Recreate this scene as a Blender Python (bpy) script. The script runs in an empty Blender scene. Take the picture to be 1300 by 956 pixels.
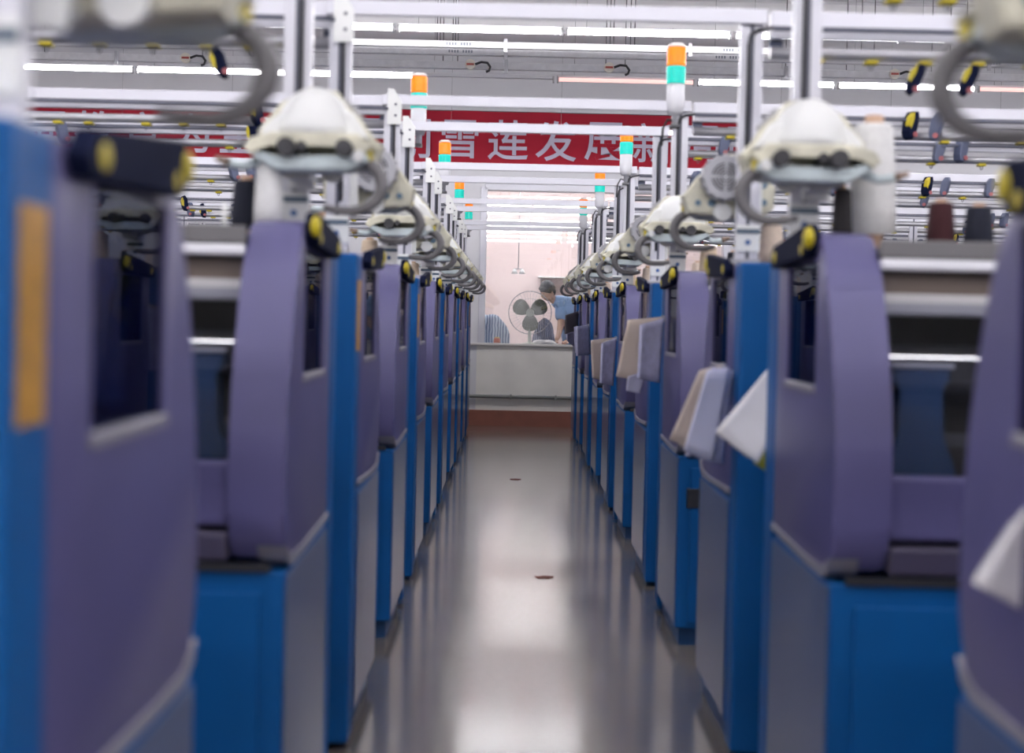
import bpy, bmesh, math, random
from mathutils import Vector, Matrix
random.seed(7)
PI = math.pi
SC = bpy.context.scene
COL = SC.collection

# ------------------------------------------------------------------ camera, world, exposure
FPX = 2000.0
ROLL = math.radians(1.3)
PITCH = math.radians(0.917)
cd = bpy.data.cameras.new('camera'); cam = bpy.data.objects.new('camera', cd); COL.objects.link(cam)
cd.sensor_fit = 'HORIZONTAL'; cd.sensor_width = 36.0
cd.lens = FPX / 1300 * 36.0
cd.shift_y = -45.0 / 1300
cd.clip_start = 0.05; cd.clip_end = 200
cam.matrix_world = (Matrix.Translation((0, 0, 1.35)) @ Matrix.Rotation(PI/2 - PITCH, 4, 'X') @ Matrix.Rotation(ROLL, 4, 'Z'))
cd.dof.use_dof = True; cd.dof.focus_distance = 15.0; cd.dof.aperture_fstop = 2.5
SC.camera = cam
w = bpy.data.worlds.new('world'); SC.world = w; w.use_nodes = True
w.node_tree.nodes['Background'].inputs[0].default_value = (0.9, 0.92, 1, 1)
w.node_tree.nodes['Background'].inputs[1].default_value = 0.4
SC.view_settings.view_transform = 'Standard'; SC.view_settings.look = 'None'
SC.view_settings.gamma = 1.0; SC.view_settings.exposure = 0.95
SC.view_settings.use_curve_mapping = False
SC.cycles.max_bounces = 7; SC.cycles.diffuse_bounces = 4; SC.cycles.glossy_bounces = 4
SC.cycles.transparent_max_bounces = 16
SC.cycles.sample_clamp_indirect = 4.0
SC.cycles.use_denoising = True
TUBE = 26.0          # emission strength of a lit fluorescent tube

# ------------------------------------------------------------------ materials
MATS = {}
def mat(name, col, rough=0.5, metal=0.0, emit=None, estr=0.0, noise=0.0, nscale=8.0, spec=0.5, bump=0.0, alpha=None, coat=0.0):
    if name in MATS: return MATS[name]
    m = bpy.data.materials.new(name); m.use_nodes = True
    nt = m.node_tree; b = nt.nodes['Principled BSDF']
    b.inputs['Base Color'].default_value = (*col, 1)
    b.inputs['Roughness'].default_value = rough
    b.inputs['Metallic'].default_value = metal
    b.inputs['Specular IOR Level'].default_value = spec
    b.inputs['Coat Weight'].default_value = coat
    if emit:
        b.inputs['Emission Color'].default_value = (*emit, 1)
        b.inputs['Emission Strength'].default_value = estr
    if noise > 0 or bump > 0:
        tc = nt.nodes.new('ShaderNodeTexCoord'); nz = nt.nodes.new('ShaderNodeTexNoise')
        nz.inputs['Scale'].default_value = nscale; nz.inputs['Detail'].default_value = 5
        nt.links.new(tc.outputs['Object'], nz.inputs['Vector'])
        if noise > 0:
            cr = nt.nodes.new('ShaderNodeValToRGB')
            cr.color_ramp.elements[0].position = 0.3; cr.color_ramp.elements[1].position = 0.7
            cr.color_ramp.elements[0].color = tuple(max(0, c*(1-noise)) for c in col) + (1,)
            cr.color_ramp.elements[1].color = tuple(min(1, c*(1+noise)) for c in col) + (1,)
            nt.links.new(nz.outputs['Fac'], cr.inputs['Fac']); nt.links.new(cr.outputs['Color'], b.inputs['Base Color'])
        if bump > 0:
            bp = nt.nodes.new('ShaderNodeBump'); bp.inputs['Strength'].default_value = bump; bp.inputs['Distance'].default_value = 0.01
            nt.links.new(nz.outputs['Fac'], bp.inputs['Height']); nt.links.new(bp.outputs['Normal'], b.inputs['Normal'])
    MATS[name] = m
    return m

def glass_mat(name, tint, refl=1.0, ior=1.5, rough=0.0):
    """thin pane: tinted transparency with Fresnel reflection"""
    m = bpy.data.materials.new(name); m.use_nodes = True
    nt = m.node_tree; nt.nodes.remove(nt.nodes['Principled BSDF'])
    out = nt.nodes['Material Output']
    tr = nt.nodes.new('ShaderNodeBsdfTransparent'); tr.inputs[0].default_value = (*tint, 1)
    gl = nt.nodes.new('ShaderNodeBsdfGlossy'); gl.inputs['Roughness'].default_value = rough
    fr = nt.nodes.new('ShaderNodeFresnel'); fr.inputs[0].default_value = ior
    mu = nt.nodes.new('ShaderNodeMath'); mu.operation = 'MULTIPLY'; mu.inputs[1].default_value = refl; mu.use_clamp = True
    mx = nt.nodes.new('ShaderNodeMixShader')
    nt.links.new(fr.outputs[0], mu.inputs[0]); nt.links.new(mu.outputs[0], mx.inputs[0])
    nt.links.new(tr.outputs[0], mx.inputs[1]); nt.links.new(gl.outputs[0], mx.inputs[2])
    nt.links.new(mx.outputs[0], out.inputs['Surface'])
    MATS[name] = m
    return m

BLUE   = mat('blue_paint', (0.001, 0.078, 0.265), 0.5, noise=0.06, nscale=3, spec=.22)
BLUED  = mat('blue_plinth', (0.003, 0.05, 0.16), 0.5)
BSIDE  = mat('blue_side_sheen', (0.06, 0.09, 0.19), 0.36, coat=0.35)  # cabinet blue greyed: grazing sheen mixed into the base colour
PURP   = mat('purple_cover', (0.083, 0.076, 0.190), 0.42, noise=0.05, nscale=4)
PURPD  = mat('purple_trim', (0.045, 0.038, 0.075), 0.45)
LIP    = mat('grey_lip', (0.22, 0.21, 0.25), 0.4)
ALU    = mat('white_aluminium', (0.60, 0.60, 0.66), 0.35, metal=0.15)
ALUG   = mat('groove_grey', (0.09, 0.095, 0.13), 0.5)
STEEL  = mat('grey_steel', (0.42, 0.42, 0.45), 0.35, metal=0.6)
DARK   = mat('black_plastic', (0.02, 0.02, 0.025), 0.45)
NAVY   = mat('navy_plastic', (0.006, 0.009, 0.03), 0.8, spec=.06)
SLATE  = mat('slate_plastic', (0.07, 0.085, 0.15), 0.45)
YEL    = mat('yellow_plastic', (0.50, 0.40, 0.01), 0.5)
RED    = mat('red_plastic', (0.35, 0.10, 0.11), 0.5)
CREAM  = mat('cream_casting', (0.62, 0.60, 0.48), 0.45, noise=0.28, nscale=14)
PALE   = mat('pale_blue_casting', (0.52, 0.60, 0.62), 0.4, noise=0.12, nscale=12)
WHITE  = mat('white_enamel', (0.78, 0.79, 0.78), 0.35)
HOOK   = mat('grey_hook', (0.13, 0.125, 0.13), 0.45)
MOTOR  = mat('motor_grey', (0.42, 0.42, 0.45), 0.45)
INNER  = mat('machine_inside', (0.035, 0.033, 0.035), 0.6, noise=0.3, nscale=12)
TRAYM  = mat('tray_grey', (0.13, 0.125, 0.13), 0.4)
RAILW  = mat('white_rail', (0.85, 0.85, 0.9), 0.2, metal=0.2)
PANELG = mat('grey_panel', (0.50, 0.49, 0.50), 0.45)
BROWN  = mat('brown_strip', (0.16, 0.12, 0.10), 0.5)
ORANGE = mat('orange_label', (0.40, 0.20, 0.02), 0.5, noise=0.25, nscale=40)
GALV   = mat('galvanised_steel', (0.80, 0.80, 0.82), 0.4, metal=0.0, noise=0.06, nscale=20)
WIREM  = mat('dark_wire', (0.10, 0.10, 0.11), 0.5)
KRAFT  = mat('kraft_board', (0.50, 0.42, 0.36), 0.7, noise=0.06, nscale=5)
OLIVE  = mat('olive_card', (0.38, 0.36, 0.02), 0.6)
PAPER  = mat('white_paper', (0.72, 0.70, 0.72), 0.55, noise=0.04, nscale=10)
LAMPH  = mat('lamp_housing', (0.80, 0.80, 0.82), 0.4)
TUBEON = mat('lit_tube', (1, 1, 1), 0.5, emit=(1.0, 0.975, 1.0), estr=TUBE)
TUBEPK = mat('dim_pink_tube', (0.9, 0.62, 0.58), 0.4, emit=(1.0, 0.55, 0.5), estr=0.6)
TUBEOFF = mat('unlit_tube', (0.7, 0.7, 0.72), 0.3)
GLASSF = glass_mat('machine_glass', (0.80, 0.81, 0.85), 0.3)
GLASSS = glass_mat('side_glass', (0.42, 0.47, 0.62), 0.35)
GLASSW = glass_mat('partition_glass', (0.90, 0.92, 0.93), 2.6)
PLAST  = mat('clear_plastic_sleeve', (0.50, 0.50, 0.68), 0.25, noise=0.12, nscale=30, coat=0.5)
PLASTL = mat('clear_plastic_fold', (0.62, 0.62, 0.78), 0.2, coat=0.6)

# ------------------------------------------------------------------ mesh helpers
class MB:
    def __init__(s): s.bm = bmesh.new()
    def _xf(s, vs, M):
        if M is not None: bmesh.ops.transform(s.bm, matrix=M, verts=vs)
    def box(s, x0, x1, y0, y1, z0, z1, bev=0.0, M=None, mi=0):
        if x0 > x1: x0, x1 = x1, x0
        if y0 > y1: y0, y1 = y1, y0
        r = bmesh.ops.create_cube(s.bm, size=1.0); vs = r['verts']
        for v in vs:
            v.co = Vector(((x0+x1)/2 + v.co.x*(x1-x0), (y0+y1)/2 + v.co.y*(y1-y0), (z0+z1)/2 + v.co.z*(z1-z0)))
        s._xf(vs, M)
        fs = set(f for v in vs for f in v.link_faces)
        for f in fs: f.material_index = mi
        if bev > 0:
            es = list(set(e for v in vs for e in v.link_edges))
            rb = bmesh.ops.bevel(s.bm, geom=es, offset=bev, segments=2, profile=0.5, affect='EDGES')
            for f in rb['faces']: f.material_index = mi
        return s
    def prism(s, pts, axis, a0, a1, mi=0, bev=0.0, M=None):
        """extrude a 2D outline; axis 'x': pts=(y,z), 'y': pts=(x,z), 'z': pts=(x,y)"""
        def P(p, a):
            return {'x': (a, p[0], p[1]), 'y': (p[0], a, p[1]), 'z': (p[0], p[1], a)}[axis]
        v0 = [s.bm.verts.new(P(p, a0)) for p in pts]; v1 = [s.bm.verts.new(P(p, a1)) for p in pts]
        n = len(pts); fs = []
        fs.append(s.bm.faces.new(v0)); fs.append(s.bm.faces.new(list(reversed(v1))))
        for i in range(n): fs.append(s.bm.faces.new([v0[i], v1[i], v1[(i+1) % n], v0[(i+1) % n]]))
        for f in fs: f.material_index = mi
        s._xf(v0+v1, M)
        if bev > 0:
            es = list(set(e for f in fs[:2] for e in f.edges))
            rb = bmesh.ops.bevel(s.bm, geom=es, offset=bev, segments=2, profile=0.5, affect='EDGES')
            for f in rb['faces']: f.material_index = mi
        return s
    def cyl(s, p0, p1, r0, r1=None, n=16, mi=0, smooth=True):
        r1 = r0 if r1 is None else r1
        p0 = Vector(p0); p1 = Vector(p1); d = p1-p0
        q = d.to_track_quat('Z', 'Y').to_matrix()
        a = []; b = []
        for i in range(n):
            t = 2*PI*i/n; c = Vector((math.cos(t), math.sin(t), 0))
            a.append(s.bm.verts.new(p0 + q @ (c*r0))); b.append(s.bm.verts.new(p1 + q @ (c*r1)))
        for i in range(n):
            f = s.bm.faces.new([a[i], a[(i+1) % n], b[(i+1) % n], b[i]]); f.material_index = mi; f.smooth = smooth
        f = s.bm.faces.new(list(reversed(a))); f.material_index = mi
        f = s.bm.faces.new(b); f.material_index = mi
        return s
    def lathe(s, prof, n=20, M=None, mi=0):
        """prof: (r, z) bottom to top, about Z"""
        rings = []
        for r, z in prof:
            if r < 1e-6: rings.append([s.bm.verts.new((0, 0, z))])
            else: rings.append([s.bm.verts.new((r*math.cos(2*PI*i/n), r*math.sin(2*PI*i/n), z)) for i in range(n)])
        for k in range(len(rings)-1):
            A, B = rings[k], rings[k+1]
            for i in range(n):
                j = (i+1) % n
                q = [A[i % len(A)], A[j % len(A)], B[j % len(B)], B[i % len(B)]]
                u = []
                for v in q:
                    if v not in u: u.append(v)
                if len(u) >= 3:
                    f = s.bm.faces.new(u); f.smooth = True; f.material_index = mi
        for R, rev in ((rings[0], True), (rings[-1], False)):
            if len(R) > 1:
                f = s.bm.faces.new(list(reversed(R)) if rev else R); f.material_index = mi
        s._xf([v for R in rings for v in R], M)
        return s
    def tube(s, pts, r, n=8, mi=0, radii=None):
        pts = [Vector(p) for p in pts]; rings = []
        for i, p in enumerate(pts):
            d = (pts[min(i+1, len(pts)-1)] - pts[max(i-1, 0)]).normalized()
            up = Vector((0, 1, 0)) if abs(d.y) < 0.9 else Vector((0, 0, 1))
            a = d.cross(up).normalized(); b = a.cross(d).normalized()
            rr = radii[i] if radii else r
            rings.append([s.bm.verts.new(p + a*math.cos(2*PI*k/n)*rr + b*math.sin(2*PI*k/n)*rr) for k in range(n)])
        for A, B in zip(rings, rings[1:]):
            for k in range(n):
                f = s.bm.faces.new([A[k], A[(k+1) % n], B[(k+1) % n], B[k]]); f.smooth = True; f.material_index = mi
        f = s.bm.faces.new(rings[0]); f.material_index = mi
        f = s.bm.faces.new(list(reversed(rings[-1]))); f.material_index = mi
        return s
    def ball(s, c, r, sc=(1, 1, 1), M=None, u=16, v=10, mi=0):
        rr = bmesh.ops.create_uvsphere(s.bm, u_segments=u, v_segments=v, radius=r)
        vs = rr['verts']
        for q in vs: q.co = Vector((q.co.x*sc[0]+c[0], q.co.y*sc[1]+c[1], q.co.z*sc[2]+c[2]))
        for f in set(f for q in vs for f in q.link_faces): f.smooth = True; f.material_index = mi
        s._xf(vs, M)
        return s
    def build(s, name, mats, parent=None, loc=None):
        bmesh.ops.recalc_face_normals(s.bm, faces=s.bm.faces[:])
        me = bpy.data.meshes.new(name); s.bm.to_mesh(me); s.bm.free()
        for m in (mats if isinstance(mats, (list, tuple)) else [mats]): me.materials.append(m)
        o = bpy.data.objects.new(name, me); COL.objects.link(o)
        if parent is not None: o.parent = parent
        if loc is not None: o.location = loc
        return o

def tag(o, label=None, cat=None, group=None, kind=None):
    if label: o['label'] = label
    if cat: o['category'] = cat
    if group: o['group'] = group
    if kind: o['kind'] = kind
    return o
def thing(name, label, cat, loc=(0, 0, 0), rz=0.0, group=None):
    o = bpy.data.objects.new(name, None); COL.objects.link(o)
    o.empty_display_size = 0.1
    o.location = loc; o.rotation_euler = (0, 0, rz)
    return tag(o, label, cat, group)
KIDS = {}
def copy_tree(o, parent=None):
    c = o.copy(); COL.objects.link(c)
    if parent is not None: c.parent = parent
    kids = [k for k in bpy.data.objects if k.parent == o and k != c]
    for k in kids: copy_tree(k, c)
    return c
def struct(name, mb, m):
    o = mb.build(name, m); o['kind'] = 'structure'; return o

ORD = ['nearest', 'second', 'third', 'fourth', 'fifth']

# ------------------------------------------------------------------ layout numbers
XL, XR = -0.48, 0.70            # aisle edges of the machine rows
D = 0.95; L = 3.0               # machine depth, length
YA = [3.36 + 3.1*k for k in range(5)]       # front of the machines that face the camera
YB = [2.45] + [y + 2.42 for y in YA]        # front of the machines that face away (first one is the nearest pair's)
YW = 19.3                       # far partition wall
ZC = 4.6

# ------------------------------------------------------------------ floor, walls, ceiling
def floor_material():
    m = bpy.data.materials.new('polished_concrete'); m.use_nodes = True
    nt = m.node_tree; b = nt.nodes['Principled BSDF']; lk = nt.links.new
    tc = nt.nodes.new('ShaderNodeTexCoord')
    n1 = nt.nodes.new('ShaderNodeTexNoise'); n1.inputs['Scale'].default_value = 0.9; n1.inputs['Detail'].default_value = 6
    n2 = nt.nodes.new('ShaderNodeTexNoise'); n2.inputs['Scale'].default_value = 90; n2.inputs['Detail'].default_value = 3
    lk(tc.outputs['Object'], n1.inputs['Vector']); lk(tc.outputs['Object'], n2.inputs['Vector'])
    r1 = nt.nodes.new('ShaderNodeValToRGB')
    r1.color_ramp.elements[0].position = .3; r1.color_ramp.elements[1].position = .75
    r1.color_ramp.elements[0].color = (.13, .11, .09, 1); r1.color_ramp.elements[1].color = (.19, .165, .14, 1)
    lk(n1.outputs['Fac'], r1.inputs['Fac'])
    mx = nt.nodes.new('ShaderNodeMix'); mx.data_type = 'RGBA'; mx.blend_type = 'OVERLAY'; mx.inputs[0].default_value = .35
    lk(r1.outputs['Color'], mx.inputs[6]); lk(n2.outputs['Color'], mx.inputs[7])
    # expansion joints
    sx = nt.nodes.new('ShaderNodeSeparateXYZ'); lk(tc.outputs['Object'], sx.inputs[0])
    def joint(sock, period, off, wdt):
        a = nt.nodes.new('ShaderNodeMath'); a.operation = 'ADD'; a.inputs[1].default_value = off; lk(sock, a.inputs[0])
        p = nt.nodes.new('ShaderNodeMath'); p.operation = 'PINGPONG'; p.inputs[1].default_value = period/2; lk(a.outputs[0], p.inputs[0])
        l = nt.nodes.new('ShaderNodeMath'); l.operation = 'LESS_THAN'; l.inputs[1].default_value = wdt; lk(p.outputs[0], l.inputs[0])
        return l
    j1 = joint(sx.outputs['Y'], 3.85, -6.97 + 3.85*20, 0.012)
    m2 = nt.nodes.new('ShaderNodeMix'); m2.data_type = 'RGBA'; m2.inputs[7].default_value = (.05, .045, .04, 1)
    sc = nt.nodes.new('ShaderNodeMath'); sc.operation = 'MULTIPLY'; sc.inputs[1].default_value = .7; lk(j1.outputs[0], sc.inputs[0])
    lk(sc.outputs[0], m2.inputs[0]); lk(mx.outputs[2], m2.inputs[6]); lk(m2.outputs[2], b.inputs['Base Color'])
    rr = nt.nodes.new('ShaderNodeMapRange'); rr.inputs[3].default_value = .20; rr.inputs[4].default_value = .27
    lk(n1.outputs['Fac'], rr.inputs[0]); lk(rr.outputs[0], b.inputs['Roughness'])
    bp = nt.nodes.new('ShaderNodeBump'); bp.inputs['Strength'].default_value = .05; bp.inputs['Distance'].default_value = .002
    n3 = nt.nodes.new('ShaderNodeTexNoise'); n3.inputs['Scale'].default_value = 6; n3.inputs['Detail'].default_value = 4
    mp = nt.nodes.new('ShaderNodeMapping'); mp.inputs['Scale'].default_value = (.35, 1.6, 1)
    lk(tc.outputs['Object'], mp.inputs[0]); lk(mp.outputs[0], n3.inputs['Vector'])
    lk(n3.outputs['Fac'], bp.inputs['Height']); lk(bp.outputs['Normal'], b.inputs['Normal'])
    b.inputs['Specular IOR Level'].default_value = .6
    b.inputs['Coat Weight'].default_value = .8; b.inputs['Coat Roughness'].default_value = .13
    lk(bp.outputs['Normal'], b.inputs['Coat Normal'])
    return m
WX = 8.2
struct('floor', MB().box(-WX-.2, WX+.2, -11, 24.2, -0.1, 0), floor_material())
CEILM = mat('ceiling_paint', (0.78, 0.77, 0.79), 0.8)
WALLM = mat('wall_paint', (0.68, 0.68, 0.71), 0.7, noise=0.03, nscale=2)
LOWW = mat('dado_paint', (0.80, 0.78, 0.73), 0.5, noise=0.06, nscale=3)
PINK = mat('pink_wall', (0.86, 0.70, 0.68), 0.8)
SKIRT = mat('red_brown_skirting', (0.22, 0.075, 0.05), 0.5, noise=0.1, nscale=6)
c = MB().box(-WX-.2, WX+.2, -11, 24.2, ZC, ZC+.1)
for i in range(-9, 12):         # ceiling ribs
    c.box(-WX, WX, i*2.0-.02, i*2.0+.02, ZC-.03, ZC)
struct('ceiling', c, CEILM)
struct('wall_left', MB().box(-WX-.2, -WX, -11, 24.2, 0, ZC), WALLM)
struct('wall_right', MB().box(WX, WX+.2, -11, 24.2, 0, ZC), WALLM)
struct('wall_back', MB().box(-WX, WX, -11, -10.8, 0, ZC), WALLM)
# far partition with the long window of the packing room
WX0, WX1, WZ0, WZ1 = -0.37, 2.6, 1.01, 2.92
f = MB()
f.box(-WX, WX0, YW, YW+.16, 0.0, ZC); f.box(WX1, WX, YW, YW+.16, 0.0, ZC)
f.box(WX0, WX1, YW, YW+.16, WZ1, ZC); f.box(WX0, WX1, YW, YW+.16, 0, WZ0-.03)
struct('wall_far', f, LOWW if False else WALLM)
struct('trim_1', MB().box(-0.43, 1.6, YW-.012, YW, 0.19, WZ0-.03), LOWW)
struct('trim_2', MB().box(-2.4, 2.6, YW-.05, YW+.20, WZ0-.03, WZ0, bev=.008), mat('ledge_paint', (0.62, .60, .58), .4))
struct('baseboard_far', MB().box(-3.2, 3.2, YW-.03, YW, 0, .19), SKIRT)
p = MB()
p.cyl((-2.4, YW-.05, .36), (2.5, YW-.05, .36), .022)
for i in range(-4, 5): p.box(i*.55-.012, i*.55+.012, YW-.075, YW-.01, .332, .388)
tag(p.build('conduit', mat('conduit_grey', (.20, .21, .20), .5)), 'dark grey pipe running level along the low wall below the glass', 'pipe')
wf = MB()
wf.box(WX0-.05, WX0+.03, YW-.02, YW+.18, WZ0, WZ1, bev=.006)
wf.box(WX1-.04, WX1+.04, YW-.02, YW+.18, WZ0, WZ1, bev=.006)
wf.box(1.0, 1.06, YW+.02, YW+.14, WZ0, WZ1, bev=.006)
wf.box(WX0, WX1, YW-.02, YW+.18, WZ1-.04, WZ1+.04, bev=.006)
wo = struct('window_1', wf, ALU)
for a, b_ in ((WX0+.03, 1.0), (1.06, WX1-.04)):
    MB().box(a, b_, YW+.075, YW+.081, WZ0, WZ1-.04).build('glass_pane', GLASSW, wo)
# packing room behind the glass
struct('wall_packing_room', MB().box(-3.5, 4.5, 23.0, 23.1, 0, 3.4), PINK)
struct('wall_packing_left', MB().box(-3.6, -3.5, YW+.16, 23.1, 0, 3.4), PINK)
struct('wall_packing_right', MB().box(4.5, 4.6, YW+.16, 23.1, 0, 3.4), PINK)
struct('ceiling_packing', MB().box(-3.6, 4.6, YW+.16, 23.1, 3.4, 3.5), mat('packing_ceiling', (.8, .78, .78), .8))

# ------------------------------------------------------------------ knitting machine
def bool_cut(o, cutters):
    bpy.context.view_layer.update()
    cs = []
    for cmb in cutters:
        c = cmb.build('cutter', DARK); cs.append(c)
        md = o.modifiers.new('b', 'BOOLEAN'); md.operation = 'DIFFERENCE'; md.solver = 'EXACT'; md.object = c
    dg = bpy.context.evaluated_depsgraph_get(); dg.update()
    me = bpy.data.meshes.new_from_object(o.evaluated_get(dg))
    o.modifiers.clear(); o.data = me
    for c in cs: bpy.data.objects.remove(c)

WY0, WY1, WZa, WZb = .27, .65, 1.20, 1.49      # side window
def cover_profile():
    # (y, z) seen from the aisle, front at y=0
    pts = [(.12, .795), (.06, .815), (.032, .855), (.022, .91), (.020, .97), (.024, 1.04), (.034, 1.12), (.052, 1.20), (.078, 1.28), (.11, 1.355),
           (.145, 1.42), (.18, 1.475), (.215, 1.52), (.25, 1.55), (.31, 1.56), (.40, 1.535), (.81, 1.53), (.81, .812), (.30, .80)]
    return pts

def make_machine(side):
    """machine facing -Y; its aisle end at x=0, body extending to side*L; built at the origin"""
    S = side
    root = thing('knitting_machine', 'x', 'knitting machine')
    X = lambda u: S*u
    # base cabinet
    b = MB()
    b.box(X(.0), X(L), .03, .80, .075, .785, bev=.006)
    # seam lines at the aisle end
    base = b.build('base_cabinet', BLUE, root)
    MB().box(X(-.004), X(.0), .045, .785, .09, .775, bev=.0015).build('side_panel', BSIDE, base)
    MB().box(X(.02), X(L-.02), .07, .78, 0, .075).build('plinth', BLUED, base)
    # doors on the front of the base
    for u0, u1 in ((.05, .98), (1.0, 1.98), (2.0, 2.95)):
        d_ = MB().box(X(u0), X(u1), .018, .03, .10, .74, bev=.003).build('door', BLUE, base)
    MB().box(X(.03), X(.95), .02, .045, .786, .802).build('gap_shade_strip', DARK, base)  # black bar standing in for the shade between base and cover
    # rear cabinet, tall, blue, with end column
    r = MB()
    r.box(X(0), X(.125), .81, .95, .02, 1.53, bev=.008)
    r.box(X(L-.125), X(L), .81, .95, .02, 1.53, bev=.008)
    r.box(X(.125), X(L-.125), .81, .945, .02, 1.41, bev=.004)
    rc = r.build('rear_cabinet', BLUE, root)
    MB().box(X(.128), X(.24), .83, .93, 1.41, 1.51, bev=.006).build('junction_box', WHITE, rc)
    # purple end covers
    for k, (ua, ub) in enumerate(((0.0, .125), (L-.125, L))):
        c = MB().prism(cover_profile(), 'x', X(ua), X(ub), bev=.014)
        cv = c.build('end_cover', PURP, root)
        uo = -.1 if k == 0 else L-.07
        cut = [MB().box(X(-.1), X(.095), WY0, WY1, WZa, WZb)] if k == 0 else [MB().box(X(L-.095), X(L+.1), WY0, WY1, WZa, WZb)]
        bool_cut(cv, cut)
        for p_ in cv.data.polygons: p_.use_smooth = True
        cv.data.set_sharp_from_angle(angle=math.radians(28))
        if k == 0:
            # grey lip along the underside
            lp = MB().prism([(.03, .842), (.055, .81), (.11, .788), (.32, .790), (.80, .803), (.80, .820), (.30, .808), (.12, .812)], 'x', X(-.006), X(.06), bev=.002)
            lp.build('lip', LIP, cv)
            MB().box(X(-.006), X(.01), WY0-.005, WY1+.005, WZa-.014, WZa+.004, bev=.003).build('sill', LIP, cv)
            MB().box(X(.006), X(.010), WY0, WY1, WZa, WZb).build('side_window', GLASSS, cv)
            g = MB()
            g.box(X(.05), X(.09), WY0+.03, WY0+.10, WZa+.02, WZb-.02)
            g.box(X(.045), X(.09), WY0+.16, WY1-.04, WZa+.03, WZa+.10)
            g.cyl((X(.06), WY1-.06, WZa+.01), (X(.06), WY1-.06, WZb-.01), .016)
            g.build('gear_housing', mat('gear_blue', (.05, .12, .28), .5), cv)
            MB().box(X(.06), X(.093), WY0+.11, WY0+.26, WZa+.12, WZa+.19).build('brass_block', mat('brown_brass', (.22, .16, .10), .5), cv)
            pts = [(X(.035+.01*math.sin(t*1.3)), WY0+.08+.035*math.sin(t*.9)+.01*t/3, WZb-.01-.012*t) for t in range(13)]
            MB().tube(pts, .005).build('yellow_cable', YEL, cv)
            cp = MB()
            cp.prism([(WY0-.01, 1.553), (WY0-.0, 1.575), (WY0+.02, 1.58), (.74, 1.545), (.78, 1.51), (.76, 1.488), (WY0+.03, 1.50), (WY0-.01, 1.525)], 'x', X(-.028), X(.002), bev=.006)
            co = cp.build('top_handle', NAVY, cv)
            t = MB()
            t.ball((X(-.022), WY0+.005, 1.545), .026, (.5, 1.3, 1.0)); t.build('yellow_tape', YEL, co)
            MB().ball((X(-.022), WY0+.065, 1.520), .018, (.5, 1.3, 1.0)).build('yellow_tape', YEL, co)
            MB().ball((X(-.022), .71, 1.515), .020, (.5, 1.4, 1.0)).build('yellow_tape', YEL, co)
    # front between the columns
    a0, a1 = .125, L-.125
    MB().box(X(a0), X(a1), .05, .10, .88, 1.02, bev=.008).build('front_panel', PURP, root)
    MB().box(X(a0), X(a1), .035, .10, .805, .868, bev=.008).build('lower_panel', PURPD, root)
    iv = MB()
    iv.box(X(a0), X(a1), .62, .70, .86, 1.50)
    iv.box(X(a0), X(a1), .10, .62, .82, .90)
    inner = iv.build('knitting_bay', INNER, root)
    nb = MB()
    nb.prism([(.36, 1.19), (.47, 1.26), (.47, 1.30), (.34, 1.22)], 'x', X(a0), X(a1))
    nb.prism([(.60, 1.19), (.49, 1.26), (.49, 1.30), (.62, 1.22)], 'x', X(a0), X(a1))
    nb.box(X(a0), X(a1), .40, .43, 1.06, 1.09)
    nb.build('needle_bed', mat('bed_steel', (.10, .10, .11), .55), inner)
    # blue take-down brackets in the bay
    for uc in (.25, 1.5, L-.25):
        t = MB()
        t.prism([(X(uc-.085), 1.0), (X(uc-.075), 1.04), (X(uc-.045), 1.09), (X(uc-.04), 1.20), (X(uc-.065), 1.22), (X(uc-.065), 1.25),
                 (X(uc+.065), 1.25), (X(uc+.065), 1.22), (X(uc+.04), 1.20), (X(uc+.045), 1.09), (X(uc+.075), 1.04), (X(uc+.085), 1.0),
                 (X(uc+.085), .90), (X(uc-.085), .90)], 'y', .28, .36, bev=.008)
        bk = t.build('bracket', mat('bracket_blue', (.015, .07, .19), .5), root)
        MB().box(X(uc-.072), X(uc+.072), .27, .37, 1.25, 1.262, bev=.004).build('bracket_cap', RAILW, bk)
    # upper beam: grey panel, brown strip, bright rail, tray
    MB().box(X(a0), X(a1), .22, .60, 1.372, 1.42, bev=.004).build('carriage_beam', PANELG, root)
    MB().box(X(a0), X(a1), .25, .60, 1.42, 1.47).build('brown_strip', BROWN, root)
    rl = MB().box(X(a0), X(a1), .185, .22, 1.472, 1.498, bev=.008)
    rl.build('front_rail', RAILW, root)
    tr = MB(); tr.box(X(a0), X(a1), .20, .80, 1.51, 1.525, bev=.003); tr.box(X(a0), X(a1), .19, .205, 1.50, 1.54, bev=.003)
    tr.box(X(a0), X(a1), .785, .80, 1.51, 1.56)
    tr.build('yarn_tray', TRAYM, root)
    g = MB().prism([(.09, 1.02), (.095, 1.02), (.205, 1.40), (.20, 1.40)], 'x', X(a0+.01), X(a1-.01))
    g.build('front_glass', GLASSF, root)
    # take-up head on the aisle end
    head = MB()
    head.box(X(.035), X(.095), .59, .675, 1.68, 1.80, bev=.006); head.box(X(.03), X(.10), .655, .676, 1.66, 1.82, bev=.004)
    head.build('head_bracket', WHITE, root)
    # cast body
    bd = MB().prism([(X(-.13), 1.70), (X(.10), 1.685), (X(.15), 1.72), (X(.155), 1.79), (X(.10), 1.86), (X(.03), 1.90), (X(-.04), 1.89),
                     (X(-.085), 1.82), (X(-.15), 1.76)], 'y', .50, .60, bev=.012)
    body = bd.build('head_body', CREAM, root)
    for (u, z, rr) in ((-.10, 1.735, .010), (-.055, 1.735, .013), (.11, 1.80, .016), (.115, 1.74, .011)):
        MB().cyl((X(u), .598, z), (X(u), .605, z), rr, n=12).build('bolt', mat('bolt_blue', (.10, .16, .22), .35, metal=.5), body)
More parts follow.
